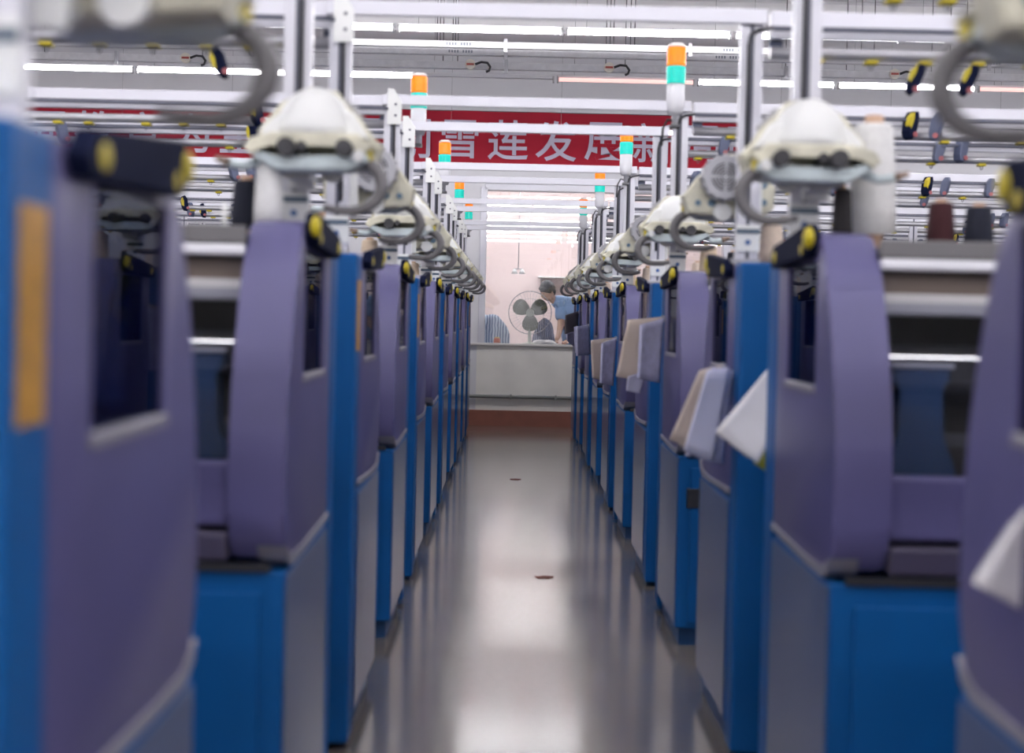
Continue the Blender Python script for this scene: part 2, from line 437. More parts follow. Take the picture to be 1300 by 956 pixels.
    kn = MB().cyl((X(-.02), .60, 1.705), (X(-.02), .625, 1.705), .032, .028, n=20); kn.cyl((X(-.02), .625, 1.705), (X(-.02), .632, 1.705), .012)
    kn.build('adjusting_knob', WHITE, body)
    mo = MB().cyl((X(-.02), .60, 1.815), (X(-.02), .675, 1.815), .074, .070, n=32)
    for k in range(16):
        a = 2*PI*k/16
        mo.box(-.003, .003, .605, .67, .066, .078, M=Matrix.Translation((X(-.02), 0, 1.815)) @ Matrix.Rotation(a, 4, 'Y'))
    mt = mo.build('motor', MOTOR, root)
    rg = MB()
    for ri in (.014, .024, .034, .044):
        n = 36
        for s0 in range(4):
            for i in range(7):
                t0 = PI/2*s0 + .18 + (PI/2-.30)*i/7; t1 = PI/2*s0 + .18 + (PI/2-.30)*(i+1)/7
                q = []
                for (t_, rr) in ((t0, ri-.0022), (t1, ri-.0022), (t1, ri+.0022), (t0, ri+.0022)):
                    q.append((X(-.02)+rr*math.cos(t_), 1.815+rr*math.sin(t_)))
                rg.prism(q, 'y', .674, .677)
    rg.build('motor_vent', DARK, mt)
    # white dome cap in front
    dm = MB()
    dm.ball((X(.01), .47, 1.77), .125, (.78, .62, .98), u=24, v=16)
    geom = dm.bm.verts[:] + dm.bm.edges[:] + dm.bm.faces[:]
    r_ = bmesh.ops.bisect_plane(dm.bm, geom=geom, plane_co=(0, 0, 1.772), plane_no=(0, 0, -1), clear_outer=True)
    ed = [e for e in r_['geom_cut'] if isinstance(e, bmesh.types.BMEdge)]
    bmesh.ops.contextual_create(dm.bm, geom=ed)
    dm.build('dome_cap', WHITE, root)
    ck = MB().prism([(X(-.125), 1.768), (X(-.105), 1.80), (X(-.085), 1.83), (X(-.05), 1.84), (X(.07), 1.84), (X(.11), 1.81), (X(.13), 1.79), (X(.135), 1.768)], 'y', .43, .505, bev=.01)
    ck.build('dome_base', WHITE, root)
    ar = MB()
    ar.prism([(X(-.14), 1.745), (X(-.10), 1.775), (X(.10), 1.775), (X(.155), 1.76), (X(.17), 1.735), (X(.15), 1.72), (X(.11), 1.748), (X(-.08), 1.75), (X(-.12), 1.728)], 'y', .39, .50, bev=.006)
    ar.build('cam_plate', CREAM, root)
    lo = MB().prism([(X(-.12), 1.735), (X(-.13), 1.712), (X(-.08), 1.688), (X(.09), 1.685), (X(.15), 1.715), (X(.145), 1.735), (X(.08), 1.712), (X(-.04), 1.722)], 'y', .40, .50, bev=.006)
    lo.build('lower_plate', PALE, root)
    for u, z, rr, y0 in ((-.072, 1.738, .020, .36), (.065, 1.738, .022, .36), (.03, 1.742, .012, .38)):
        MB().cyl((X(u), y0, z), (X(u), .46, z), rr).build('roller', DARK, root)
    # white eyelet + yellow clip + grey hook on the aisle end
    MB().cyl((X(-.105), .38, 1.722), (X(-.105), .40, 1.722), .014).build('eyelet', WHITE, root)
    MB().box(X(-.135), X(-.085), .41, .44, 1.71, 1.745, bev=.006).build('yellow_clip', YEL, root)
    pts = []; rad = []
    for i in range(13):
        t = math.radians(75 + 190*i/12)
        pts.append((X(-.085 + .075*math.cos(t)), .43, 1.655 + .062*math.sin(t))); rad.append(.011+.006*math.sin(PI*i/12))
    pts += [(X(-.05), .43, 1.594), (X(-.02), .43, 1.600)]; rad += [.011, .008]
    MB().tube(pts, .014, n=10, radii=rad).build('hook', HOOK, root)
    lv = MB().tube([(X(.13), .44, 1.712), (X(.17), .42, 1.695), (X(.21), .40, 1.70)], .011, n=8)
    lv.build('lever', PALE, root)
    MB().cyl((X(.205), .40, 1.70), (X(.235), .39, 1.71), .012, .006).build('lever_tip', mat('brown_tip', (.25, .18, .14), .5), root)
    return root

protoP = make_machine(+1)     # extends to +x
protoM = make_machine(-1)     # extends to -x
used = {1: False, -1: False}
def place_machine(sidex, rz, x, y, label, group):
    pr = protoP if sidex == 1 else protoM
    if not used[sidex]: o = pr; used[sidex] = True
    else: o = copy_tree(pr)
    o.location = (x, y, 0); o.rotation_euler = (0, 0, rz)
    tag(o, label, None, group)
    return o
MACH = []
for k in range(5):
    MACH.append((-1, 0, XL, YA[k], 'purple fronted knitting machine facing the camera, %s on the left of the aisle' % ORD[k], 'knitting machines facing the camera'))
    MACH.append((+1, 0, XR, YA[k], 'purple fronted knitting machine facing the camera, %s on the right of the aisle' % ORD[k], 'knitting machines facing the camera'))
for k in range(6):
    nm = 'blurred nearest' if k == 0 else ['', 'second', 'third', 'fourth', 'fifth', 'last'][k]
    MACH.append((+1, PI, XL, YB[k], 'knitting machine showing its blue back panel, %s one on the left of the aisle' % nm, 'knitting machines with their backs to the camera'))
    MACH.append((-1, PI, XR, YB[k], 'knitting machine showing its blue back panel, %s one on the right of the aisle' % nm, 'knitting machines with their backs to the camera'))
for m_ in MACH:
    o = place_machine(*m_)
    if m_[0] == 1 and m_[1] == PI:      # orange label on the aisle side of the left blue-backed machines
        rcab = [k for k in bpy.data.objects if k.parent == o and k.name.startswith('rear_cabinet')][0]
        MB().box(-.003, 0, .835, .925, 1.23, 1.45, bev=.001).build('orange_label', ORANGE, rcab)

for o in [k for k in bpy.data.objects if k.get('label', '').startswith('purple fronted') and 'second on the right' in k['label']]:
    MB().box(.035, .10, .012, .032, .575, .655, bev=.003).build('black_socket', DARK, o)
# ------------------------------------------------------------------ gantries over the machines
def tensioner_meshes():
    t = MB()
    t.prism([(-.017, .0), (-.020, .045), (-.008, .075), (.012, .080), (.022, .055), (.020, .005), (.008, -.025), (-.008, -.02)], 'y', -.022, .022, bev=.005)
    return t
def make_gantry():
    g = thing('yarn_gantry', 'x', 'gantry')
    for s, x in ((-1, -.565), (1, .74)):
        for q in (0, 1):
            xx = x if q == 0 else x + s*(L-.12)
            p = MB()
            p.box(xx-.036, xx+.036, -.022, .022, 1.536, 2.335, bev=.004)
            po = p.build('post', ALU, g)
            gr = MB(); gr.box(xx-.006, xx+.006, -.0235, .0235, 1.54, 2.33); gr.build('groove', ALUG, po)
            MB().box(xx-.05, xx+.04, -.04, .04, 1.5335, 1.548, bev=.003).build('post_foot', STEEL, po)
            if q == 0:
                pc = MB().box(xx-.038, xx+.038, -.030, -.0225, 1.57, 1.655, bev=.003).build('clamp_plate', WHITE, po)
                MB().box(xx-.037, xx+.037, -.034, -.030, 1.628, 1.642).build('dark_band', mat('slate_band', (.10, .16, .22), .4), pc) if False else None
                bn = MB().box(xx-.037, xx+.037, -.034, -.030, 1.628, 1.642).build('dark_band', mat('slate_band', (.06, .10, .15), .4), po)
                MB().cyl((xx, -.033, 1.60), (xx, -.030, 1.60), .009).build('stud', mat('blue_stud', (.05, .12, .3), .4), po)
            if q == 0 and s < 0:
                cp = MB().prism([(xx-s*.045, 2.20), (xx+s*.02, 2.20), (xx+s*.02, 2.36), (xx-s*.01, 2.36), (xx-s*.045, 2.30)], 'y', -.054, -.047, bev=.002)
                cpo = cp.build('cap_plate', WHITE, po)
                h = MB()
                h.cyl((xx-s*.018, -.056, 2.24), (xx-s*.018, -.052, 2.24), .006); h.cyl((xx-s*.018, -.056, 2.29), (xx-s*.018, -.052, 2.29), .006)
                h.build('screws', ALUG, cpo)
    MB().box(-.61, .785, -.047, -.0225, 2.288, 2.335, bev=.003).build('cross_beam', ALU, g)
    for s, x in ((-1, XL-.10), (1, XR+.10)):
        e = x + s*5.0
        MB().box(x, e, -.02, .02, 2.248, 2.335, bev=.003).build('top_rail', ALU, g)
        MB().box(x, e, -.0215, -.018, 2.280, 2.288).build('rail_groove', ALUG, g)
        MB().cyl((x, .0, 2.205), (e, .0, 2.205), .020, n=12).build('yarn_rod', STEEL, g)
        MB().cyl((x, -.06, 2.27), (e, -.06, 2.27), .006, n=8).build('feeder_wire', ALUG, g)
        MB().box(x, x+s*.045, .022, .05, 2.20, 2.30, bev=.003).build('rail_bracket', SLATE, g)
        px_ = -.565 if s < 0 else .74
        MB().tube([(x+s*.05, .035, 2.27), (x+s*.03, -.01, 2.285), (px_+s*.018, -.034, 2.272), (px_-s*.006, -.034, 2.255), (px_-s*.012, -.034, 2.22), (px_-s*.012, -.034, 1.70)], .0055, n=6).build('cable', DARK, g)
    return g
gan = make_gantry()
# clip and tensioner masters, copied along each gantry
clipm = MB().box(-.02, .02, -.024, .024, -.012, .0, bev=.003); clipm.tube([(-.006, -.005, -.01), (-.006, -.005, -.024), (.0, -.005, -.03), (.006, -.005, -.024), (.006, -.005, -.01)], .0022, n=5, mi=1)
clip0 = clipm.build('yarn_clip', [YEL, WIREM])
ten0 = tensioner_meshes().build('yarn_tensioner', NAVY)
ten_y = MB().prism([(-.021, .02), (-.022, .05), (-.010, .070), (-.006, .045), (-.012, .01)], 'y', -.025, .0).build('yellow_stripe', YEL, ten0)
ten_r = MB().cyl((.012, -.026, -.005), (.012, -.018, -.005), .010, n=10).build('red_button', RED, ten0)
tenS = ten0.copy(); tenS.data = ten0.data.copy(); COL.objects.link(tenS); tenS.data.materials[0] = SLATE; tenS.name = 'yarn_tensioner'
ty2 = ten_r.copy(); COL.objects.link(ty2); ty2.parent = tenS
first_used = {}
def put_part(master, parent, loc, rot=(0, 0, 0), sc=1.0):
    if master.name not in first_used:
        first_used[master.name] = 1; o = master
        o.parent = parent
    else:
        o = copy_tree(master, parent)
    o.location = loc; o.rotation_euler = rot; o.scale = (sc, sc, sc)
    return o
YG = []      # (Y, kind, k)
for k in range(5):
    YG.append((YA[k]+.70, 'A', k)); YG.append((YB[k+1]-.75, 'B', k))
YG.append((YB[0]-.75, 'N', 0))
gants = []
for i, (y, kd, k) in enumerate(sorted(YG)):
    gants.append((y, kd, k))
rg = random.Random(5)
copies = [gan] + [copy_tree(gan) for _ in gants[1:]]
for o, (y, kd, k) in zip(copies, gants):
    o.location = (0, y, 0)
    if kd == 'N': lab = 'white aluminium gantry on the nearest blurred machines, post at the left edge'
    elif kd == 'A': lab = 'white gantry across the aisle on the %s pair of camera-facing machines' % ORD[k]
    else: lab = 'white gantry across the aisle on the %s pair of sharper blue-backed machines' % ORD[k]
    tag(o, lab, None, 'yarn gantries across the aisle')
for gi, (o, (y, kd, k)) in enumerate(zip(copies, gants)):
    for s, x in ((-1, XL-.10), (1, XR+.10)):
        vis = min(4.9, 660/FPX*y - (.6 if s < 0 else .8) + .2)
        if vis < .3: continue
        u = .12 + rg.random()*.1
        while u < vis:
            put_part(clip0, o, (x+s*u, 0, 2.186)); u += rg.choice([.14, .17, .26, .35])
        if gi == 2:   us = [.10, .45, .62] if s > 0 else [.10, .36]
        else:
            us = []; u = .18 + rg.random()*.5
            while u < vis:
                us.append(u)
                if rg.random() < .5: us.append(u+.115)
                u += rg.choice([.6, .8, 1.1]) if y < 9 else rg.choice([.4, .6, .9])
        for u in us:
            if u > vis: continue
            if gi == 2: put_part(ten0, o, (x+s*u, -.01, 2.105), (0, s*.35, 0))
            else: put_part(rg.choice([ten0, tenS, tenS]), o, (x+s*u, -.055, 2.20 + rg.random()*.02), (0, s*.22, rg.choice([0, .5, -.5])), 1.25)
if clip0.parent is None: bpy.data.objects.remove(clip0)

# ------------------------------------------------------------------ signal towers
OLENS = mat('orange_lens', (1.0, .22, .0), .25, emit=(1.0, .20, .0), estr=.28)
TLENS = mat('teal_lens', (.0, .42, .36), .25, emit=(.0, .75, .60), estr=.22)
def make_signal():
    g = thing('signal_light', 'x', 'signal light')
    MB().lathe([(.012, -.05), (.012, .0), (.030, .0), (.036, .015), (.040, .03), (.040, .135)], n=24).build('housing', mat('signal_grey', (.62, .62, .66), .4), g)
    def lens(z0, z1, m):
        b = MB(); prof = [(.039, z0), (.0425, z0+.003)]
        n = 7
        for i in range(n):
            a = z0+.004+(z1-z0-.008)*i/n; c_ = z0+.004+(z1-z0-.008)*(i+1)/n
            prof += [(.0425, a+.001), (.0445, (a+c_)/2), (.0425, c_-.001)]
        prof += [(.039, z1)]
        return b.lathe(prof, n=24)
    lens(.135, .215, TLENS).build('teal_lens', TLENS, g)
    lens(.218, .300, OLENS).build('orange_lens', OLENS, g)
    MB().lathe([(.043, .300), (.043, .306), (.030, .318), (.0, .321)], n=24).build('cap', mat('signal_cap', (.8, .74, .70), .3), g)
    MB().box(-.02, .02, -.02, .05, -.06, -.045, bev=.003).build('bracket', WIREM, g)
    MB().tube([(0, .02, -.03), (-.03, .03, -.02), (-.05, .03, -.06), (-.055, .03, -.14)], .005).build('cable', DARK, g)
    return g
sig = make_signal(); first = True
def put_signal(x, y, label):
    global first
    o = sig if first else copy_tree(sig); first = False
    o.location = (x, y, 2.275); tag(o, label, None, 'orange and teal signal lights')
for k in range(1, 5):
    put_signal(XR+.012, YA[k]+.66, 'orange and teal signal light right of the aisle, %s' % ['', 'largest, nearest', 'second', 'third', 'fourth and smallest'][k])
for k in range(1, 5):
    put_signal(XL-.03, YB[k+1]-.71, 'orange and teal signal light left of the aisle, %s' % ['', 'largest, nearest', 'second', 'third', 'fourth and smallest'][k])

# ------------------------------------------------------------------ yarn cones on the trays
CONEM = {}
def yarn_mat(nm, col):
    m = mat('yarn_'+nm, col, .85, noise=.06, nscale=60, bump=.12); CONEM[nm] = m; return m
for nm, col in (('navy', (.004, .006, .018)), ('maroon', (.035, .004, .008)), ('black', (.015, .013, .015)), ('cream', (.72, .60, .50)), ('white', (.70, .70, .70)), ('beige', (.60, .48, .36))): yarn_mat(nm, col)
protoc = {}
def cone(nm, r, h, x, y, label, z=1.525, group='yarn cones on top of the machines'):
    key = (nm, r, h)
    if key not in protoc:
        g = thing('yarn_cone', 'x', 'yarn cone')
        MB().lathe([(r*.42, 0), (r*.45, .02*h/.13), (r, .022*h/.13), (r*1.0, .05*h/.13), (r*.82, h*.96), (r*.70, h)], n=20).build('yarn', CONEM[nm], g)
        MB().lathe([(r*.5, 0), (r*.4, h*1.06), (r*.33, h*1.07), (r*.33, h*1.0)], n=14).build('cone_core', mat('card_core', (.55, .36, .25), .7), g)
        protoc[key] = g; o = g
    else: o = copy_tree(protoc[key])
    o.location = (x, y, z); tag(o, label, None, group)
YT = .42   # cones stand this far behind the machine front
cone('navy', .038, .15, XL-.195, YA[0]+.60, 'navy yarn cone on the nearest left camera-facing machine, beside the white post')
cone('white', .036, .19, XL-.115, YA[0]+.45, 'tall white yarn cone on the nearest left camera-facing machine below the white dome')
cone('beige', .030, .14, XR-.0+.02, YA[0]+.66, 'beige yarn cone behind the white stand on the nearest right camera-facing machine') if False else None
cone('black', .026, .155, XR+.105, YA[0]+.52, 'slim black yarn cone between white stand and tall white cone, nearest right machine')
cone('white', .060, .33, XR+.205, YA[0]+.64, 'very tall wide white yarn cone on the nearest right camera-facing machine')
cone('maroon', .036, .135, XR+.375, YA[0]+.62, 'dark maroon yarn cone on the nearest right machine, left of a navy cone')
cone('navy', .038, .125, XR+.465, YA[0]+.60, 'dark navy yarn cone on the nearest right machine, right of a maroon cone')
MB_ = MB
rc = random.Random(11)
side_n = {-1: 'left', 1: 'right'}
for s, xe in ((-1, XL), (1, XR)):
    for k in range(0, 5):
        ks = (['B'] if k == 0 else ['A', 'B'])
        for kd in ks:
            y = (YA[k]+.55) if kd == 'A' else (YB[k+1]-.45)
            cols = [rc.choice(['cream', 'beige']), rc.choice(['white', 'cream', 'navy']), rc.choice(['navy', 'maroon', 'black'])]
            r = [.042, .036, .034]; h = [.15, .20 if cols[1] == 'white' else .13, .125]
            for j in range(3):
                where = '%s %s machine on the %s' % (ORD[k], 'camera-facing' if kd == 'A' else 'blue-backed', side_n[s])
                cone(cols[j], r[j], h[j], xe+s*(.165+.115*j), y+rc.uniform(-.05, .05), '%s yarn cone, %s on the %s' % (cols[j], ['nearest the aisle', 'middle', 'outermost'][j], where))
rod = MB().cyl((XL-.205, YA[0]+.36, 1.54), (XL-.205, YA[0]+.36, 1.60), .006)
rod.cyl((XL-.205, YA[0]+.36, 1.525), (XL-.205, YA[0]+.36, 1.54), .015)
tag(rod.build('yarn_peg', WHITE), 'short white peg in front of the navy cone on the nearest left machine', 'peg')
tag(MB().box(XR+.33, XR+.44, YA[0]+.38, YA[0]+.50, 1.525, 1.543, bev=.003).build('wooden_tray', mat('tan_wood', (.55, .36, .17), .6)), 'small tan board on the nearest right machine below the maroon cone', 'board')

# ------------------------------------------------------------------ document pockets hanging on the right side
def sheet(pts, th, m, name, parent, bend=0.0):
    """thick sheet from four corners, optionally bowed"""
    P = [Vector(p) for p in pts]; n = ((P[1]-P[0]).cross(P[3]-P[0])).normalized()
    b = MB(); N = 8
    top = []; bot = []
    for i in range(N+1):
        rt = []; rb = []
        for j in range(N+1):
            a, c_ = i/N, j/N
            p = P[0]*(1-a)*(1-c_) + P[1]*a*(1-c_) + P[2]*a*c_ + P[3]*(1-a)*c_
            p = p + n*bend*math.sin(PI*a)*math.sin(PI*c_*.8+.3)
            rt.append(b.bm.verts.new(p+n*th/2)); rb.append(b.bm.verts.new(p-n*th/2))
        top.append(rt); bot.append(rb)
    for i in range(N):
        for j in range(N):
            f_ = b.bm.faces.new([top[i][j], top[i+1][j], top[i+1][j+1], top[i][j+1]]); f_.smooth = True
            f_ = b.bm.faces.new([bot[i][j], bot[i][j+1], bot[i+1][j+1], bot[i+1][j]]); f_.smooth = True
    for i in range(N):
        b.bm.faces.new([top[i][0], bot[i][0], bot[i+1][0], top[i+1][0]]); b.bm.faces.new([top[i][N], top[i+1][N], bot[i+1][N], bot[i][N]])
        b.bm.faces.new([top[0][i], top[0][i+1], bot[0][i+1], bot[0][i]]); b.bm.faces.new([top[N][i], bot[N][i], bot[N][i+1], top[N][i+1]])
    return b.build(name, m, parent)
def W(px, py, Y):
    """world point seen at photo pixel (px,py) at distance Y - used only to measure sizes and places from the photo"""
    dx, dy = px-650, py-433
    c_, s_ = math.cos(ROLL), math.sin(ROLL)
    ux = dx*c_ + dy*s_; uy = -dx*s_ + dy*c_
    v = Vector((ux/FPX, 1.0, -uy/FPX))
    v = Matrix.Rotation(-PITCH, 3, 'X') @ v
    return Vector((0, 0, 1.35)) + v*(Y/v.y)
def pocket(name, label, board, boards2, plast, yo):
    cpt = sum((W(*p) for p in board), Vector())/4
    g = thing(name, label, 'document pocket', tuple(cpt))
    off = cpt
    L_ = lambda pts: [W(*p)-off for p in pts]
    if board: sheet(L_(board), .004, boards2, 'board', g, .004)
    for i, q in enumerate(plast):
        sheet(L_(q), .012 if i == 0 else .003, PLAST if i % 2 == 0 else PLASTL, 'plastic_sleeve', g, .010)
    MB().box(-.008, .008, -.01, .01, -.015, .015, bev=.003).build('clip', STEEL, g).location = (W(*board[1])-off) + Vector((0, 0, -.01))
    return g
# kraft board + plastic sleeves; corners given as (px, py, distance): TL, TR, BR, BL
pocket('document_pocket', 'kraft board with thick clear plastic sleeve, second largest hanging document on the right', [(888, 470, 4.98), (918, 463, 5.0), (884, 576, 4.98), (850, 558, 4.95)], KRAFT,
       [[(906, 466, 4.88), (931, 470, 4.95), (917, 590, 4.95), (872, 578, 4.86)], [(898, 470, 4.84), (926, 466, 4.90), (905, 588, 4.88), (868, 572, 4.80)]], 0)
pocket('document_pocket', 'upright kraft board with clear plastic sleeve, third hanging document on the right', [(797, 406, 7.18), (842, 402, 7.22), (812, 484, 7.2), (782, 478, 7.15)], KRAFT,
       [[(813, 412, 7.08), (842, 404, 7.15), (836, 486, 7.15), (810, 480, 7.06)], [(797, 478, 7.1), (822, 470, 7.15), (812, 500, 7.15), (795, 496, 7.1)]], 0)
pocket('document_pocket', 'small kraft board with clear plastic sleeve, fourth hanging document on the right', [(750, 432, 10.3), (782, 428, 10.45), (775, 486, 10.4), (752, 480, 10.3)], KRAFT,
       [[(764, 436, 10.2), (782, 429, 10.3), (778, 490, 10.3), (762, 486, 10.2)]], 0)
pocket('document_pocket', 'small lilac plastic sleeve over grey board, fifth hanging document on the right', [(729, 415, 13.4), (747, 412, 13.6), (747, 452, 13.6), (730, 448, 13.4)], PLAST,
       [[(732, 414, 13.3), (748, 414, 13.5), (749, 450, 13.5), (732, 452, 13.3)]], 0)
pocket('document_pocket', 'dark grey card pointing into the aisle, farthest hanging document on the right', [(718, 400, 16.4), (735, 395, 16.6), (733, 426, 16.6), (717, 424, 16.4)], mat('grey_card', (.16, .145, .15), .6),
       [[(719, 424, 16.3), (731, 420, 16.5), (729, 440, 16.5), (720, 432, 16.3)]], 0)
# white folder with olive corner near A0 right
g = thing('document_folder', 'white paper folder with olive corner beside the nearest right camera-facing machine', 'folder', tuple(W(950, 530, 4.35)))
o_ = W(950, 530, 4.35)
sheet([W(990, 450, 4.45)-o_, W(1000, 520, 4.38)-o_, W(962, 588, 4.30)-o_, W(908, 548, 4.32)-o_], .006, PAPER, 'paper', g, .006)
sheet([W(988, 548, 4.40)-o_, W(989, 608, 4.40)-o_, W(984, 606, 4.36)-o_, W(957, 588, 4.33)-o_], .005, OLIVE, 'olive_card', g)
sheet([W(987, 452, 4.50)-o_, W(1000, 520, 4.42)-o_, W(950, 582, 4.40)-o_, W(912, 552, 4.38)-o_], .004, mat('lilac_paper', (.45, .42, .48), .6), 'back_sheet', g)
# white bag at the right edge
g = thing('document_folder', 'blurred white paper folder at the right edge of the photo', 'folder', tuple(W(1290, 720, 2.2)))
o_ = W(1290, 720, 2.2)
sheet([W(1300, 650, 2.12)-o_, W(1390, 600, 2.16)-o_, W(1400, 830, 2.18)-o_, W(1238, 742, 2.12)-o_], .008, PAPER, 'paper', g, .008)
sheet([W(1296, 645, 2.18)-o_, W(1390, 590, 2.2)-o_, W(1400, 820, 2.2)-o_, W(1234, 738, 2.18)-o_], .004, mat('grey_sheet', (.55, .54, .56), .6), 'back_sheet', g)

# ------------------------------------------------------------------ ceiling lamps and cable trays
PITCHX = 1.225
def make_lamp(m, name='tube'):
    g = thing('fluorescent_lamp', 'x', 'ceiling lamp')
    MB().box(-.60, .60, -.005, .045, .006, .040, bev=.004).build('housing', LAMPH, g)
    t = MB(); t.box(-.602, -.585, -.03, .0, -.03, .03, bev=.003); t.box(.585, .602, -.03, .0, -.03, .03, bev=.003)
    t.build('tube_holders', PANELG, g)
    if m: MB().cyl((-.585, -.018, 0), (.585, -.018, 0), .0165, n=10).build('tube', m, g)
    MB().cyl((-.45, .02, .03), (-.45, .02, ZC-3.42), .0015, n=5).build('hanger_wire', WIREM, g)
    return g
lamp_on = make_lamp(TUBEON); lamp_pk = make_lamp(TUBEPK); lamp_no = make_lamp(None)
lu = {}
NUM = ['first', 'second', 'third', 'fourth', 'fifth', 'sixth', 'seventh', 'eighth', 'ninth', 'tenth', 'eleventh', 'twelfth', 'thirteenth']
rows = [11.5 + 2.3*i for i in range(-9, 2)] + [17.6]  # last row is added, tucked behind a beam, to brighten the far wall
for y in rows:
    for j in range(-6, 7):
        x = .33 + PITCHX*(j+.5)
        if abs(x) > 7.6: continue
        m = lamp_on
        if abs(y-13.8) < .1:
            if j == 0 or j == 3: m = lamp_pk
            if j == -1: m = lamp_no
        o = copy_tree(m) if m.name in lu else m; lu[m.name] = 1
        o.location = (x, y, 3.42)
        pos = NUM[j+6] + ' from the left'
        if abs(y-11.5) < .1:
            lab = {0: 'bright fluorescent lamp above the aisle, right one of the front visible pair', -1: 'bright fluorescent lamp above the aisle, left one of the front visible pair'}.get(j, 'bright fluorescent lamp in the front visible row, ' + pos)
            gp = 'fluorescent lamps of the front row'
        elif abs(y-13.8) < .1:
            gp = 'fluorescent lamps of the second row'
            if m is lamp_pk: lab = 'dim pinkish fluorescent lamp above the aisle' if j == 0 else 'dim pinkish fluorescent lamp at the right edge of the photo'
            elif m is lamp_no: lab = 'lamp housing without its tube, left of the pinkish lamp'
            else: lab = 'bright fluorescent lamp in the second visible row, ' + pos
        elif y > 14: lab = 'added fill lamp close to the far wall, level with the banner, ' + pos; gp = 'added fill lamps near the far wall'
        else:
            lab = 'overhead fluorescent lamp, %s row in front of the front visible row, %s' % (NUM[int(round((11.5-y)/2.3))-1], pos); gp = 'fluorescent lamps overhead'
        tag(o, lab, None, gp)
for (y, z, hh, lab, marks) in ((12.0, 3.40, .05, 'galvanised cable channel with faint printed marks, upper one behind the front lamp row', True),
                        (12.45, 3.42, .055, 'galvanised cable channel, middle one between the two lamp rows', True),
                        (13.0, 3.40, .06, 'galvanised cable channel with hooks, lower one just above the second lamp row', False)):
    g = thing('cable_channel', lab, 'cable channel', (0, y, z), 0, 'cable channels between the lamp rows')
    MB().box(-7.6, 7.6, -.03, .03, -hh/2, hh/2, bev=.004).build('channel', GALV, g)
    for x in (-5.1, -3.9, -2.6, -.62, -.5, .72, .88, 2.2, 2.7, 3.4, 4.4): MB().cyl((x, 0, hh/2), (x, 0, ZC-z), .004, n=6).build('hanger_wire', WIREM, g)
    for x in (-5, -3.3, -1.7, -.1, 1.3, 2.2, 3.7, 5.2): MB().box(x-.015, x+.015, -.04, -.03, -hh/2-.03, hh/2+.02, bev=.002).build('bracket', STEEL, g)
    if marks:
        b = MB()
        for x0 in (-3.4, -.55, 1.55, 3.6):
            for q in range(9):
                if q in (4,): continue
                b.box(x0+q*.022, x0+q*.022+.012, -.0325, -.029, -.010, .010)
        b.build('printed_marks', mat('print_grey', (.25, .28, .33), .6), g)
b = MB()
for z in (3.47, 3.50): b.cyl((-7.6, 12.75, z), (7.6, 12.75, z), .006, n=6)
tag(b.build('overhead_cable', WIREM), 'pair of thin dark cables running across above the lower channel', 'cable')
proto_hook = None
for n_, (px, lab) in enumerate(((236, 'left'), (597, 'centre left'), (773, 'centre right'), (1135, 'right'))):
    pos = W(px, 89 + (px-650)*.012, 12.95)
    if proto_hook is None:
        g = thing('cable_reel', 'x', 'cable reel')
        MB().cyl((0, 0, 0), (0, .03, 0), .042, n=20).build('disc', mat('pale_disc', (.85, .80, .70), .4), g)
        MB().box(-.03, .03, -.004, 0, -.008, .008).build('slot', mat('disc_slot', (.5, .1, .08), .5), g)
        MB().tube([(.04, 0, .0), (.09, 0, .02), (.14, 0, .015), (.165, 0, -.02), (.155, 0, -.05), (.13, 0, -.06)], .010).build('hook', DARK, g)
        proto_hook = g
    else: g = copy_tree(proto_hook)
    g.location = (pos.x, 12.92, 3.40); tag(g, 'round pale cable reel with a black hook on the channel, %s one of four' % lab, None, 'cable reels with hooks')

# ------------------------------------------------------------------ banners
BRED = mat('red_cloth', (.33, .0, .018), .8, noise=.05, nscale=3)
BTXT = mat('lettering', (.48, .45, .56), .8)
def glyph(ch, size, parent, x, z, y):
    cu = bpy.data.curves.new('g', 'FONT'); cu.body = ch; cu.size = size; cu.align_x = 'CENTER'; cu.extrude = .002; cu.offset = size*.010
    cu.resolution_u = 3
    o = bpy.data.objects.new('g', cu); COL.objects.link(o); bpy.context.view_layer.update()
    me = bpy.data.meshes.new_from_object(o.evaluated_get(bpy.context.evaluated_depsgraph_get()))
    bpy.data.objects.remove(o)
    me.transform(Matrix.Rotation(PI/2, 4, 'X'))
    if len(me.vertices):
        zs = [v.co.z for v in me.vertices]; xs = [v.co.x for v in me.vertices]
        me.transform(Matrix.Translation((-(min(xs)+max(xs))/2, 0, -(min(zs)+max(zs))/2)))
    me.materials.clear(); me.materials.append(BTXT)
    m = bpy.data.objects.new('character', me); COL.objects.link(m); m.parent = parent; m.location = (x, y, z)
    return m
YBN = 19.288
def banner(px0, px1, chars, cx, label):
    a = W(px0, 177 + (px0-650)*.0227, YBN); e = W(px1, 177 + (px1-650)*.0227, YBN)
    zc = (a.z+e.z)/2
    g = thing('banner', label, 'banner', ((a.x+e.x)/2, YBN, zc), 0, 'red slogan banners')
    hw = (e.x-a.x)/2
    b = MB(); N = 40; T = []
    for i in range(N+1):
        x = -hw + 2*hw*i/N; T.append((x, .006*math.sin(i*.9)))
    pts = [(x, y_-.002) for x, y_ in T] + [(x, y_+.002) for x, y_ in reversed(T)]
    b.prism(pts, 'z', -.335, .335)
    b.build('cloth', BRED, g)
    MB().cyl((-hw-.3, 0, .335), (hw+.3, 0, .335), .006, n=6).build('rope', WIREM, g)
    for ch, px in zip(chars, cx):
        glyph(ch, .515, g, W(px, 177, YBN).x - (a.x+e.x)/2, -.01, -.012)
banner(-40, 347, '正面教育为主', [-3, 58, 120, 181, 243, 304], 'red slogan banner with pale Chinese characters on the far left wall')
banner(428, 966, '开创雪莲发展新局面', [460, 522, 584, 645, 706, 768, 829, 890, 948], 'long red slogan banner with pale Chinese characters above the aisle')

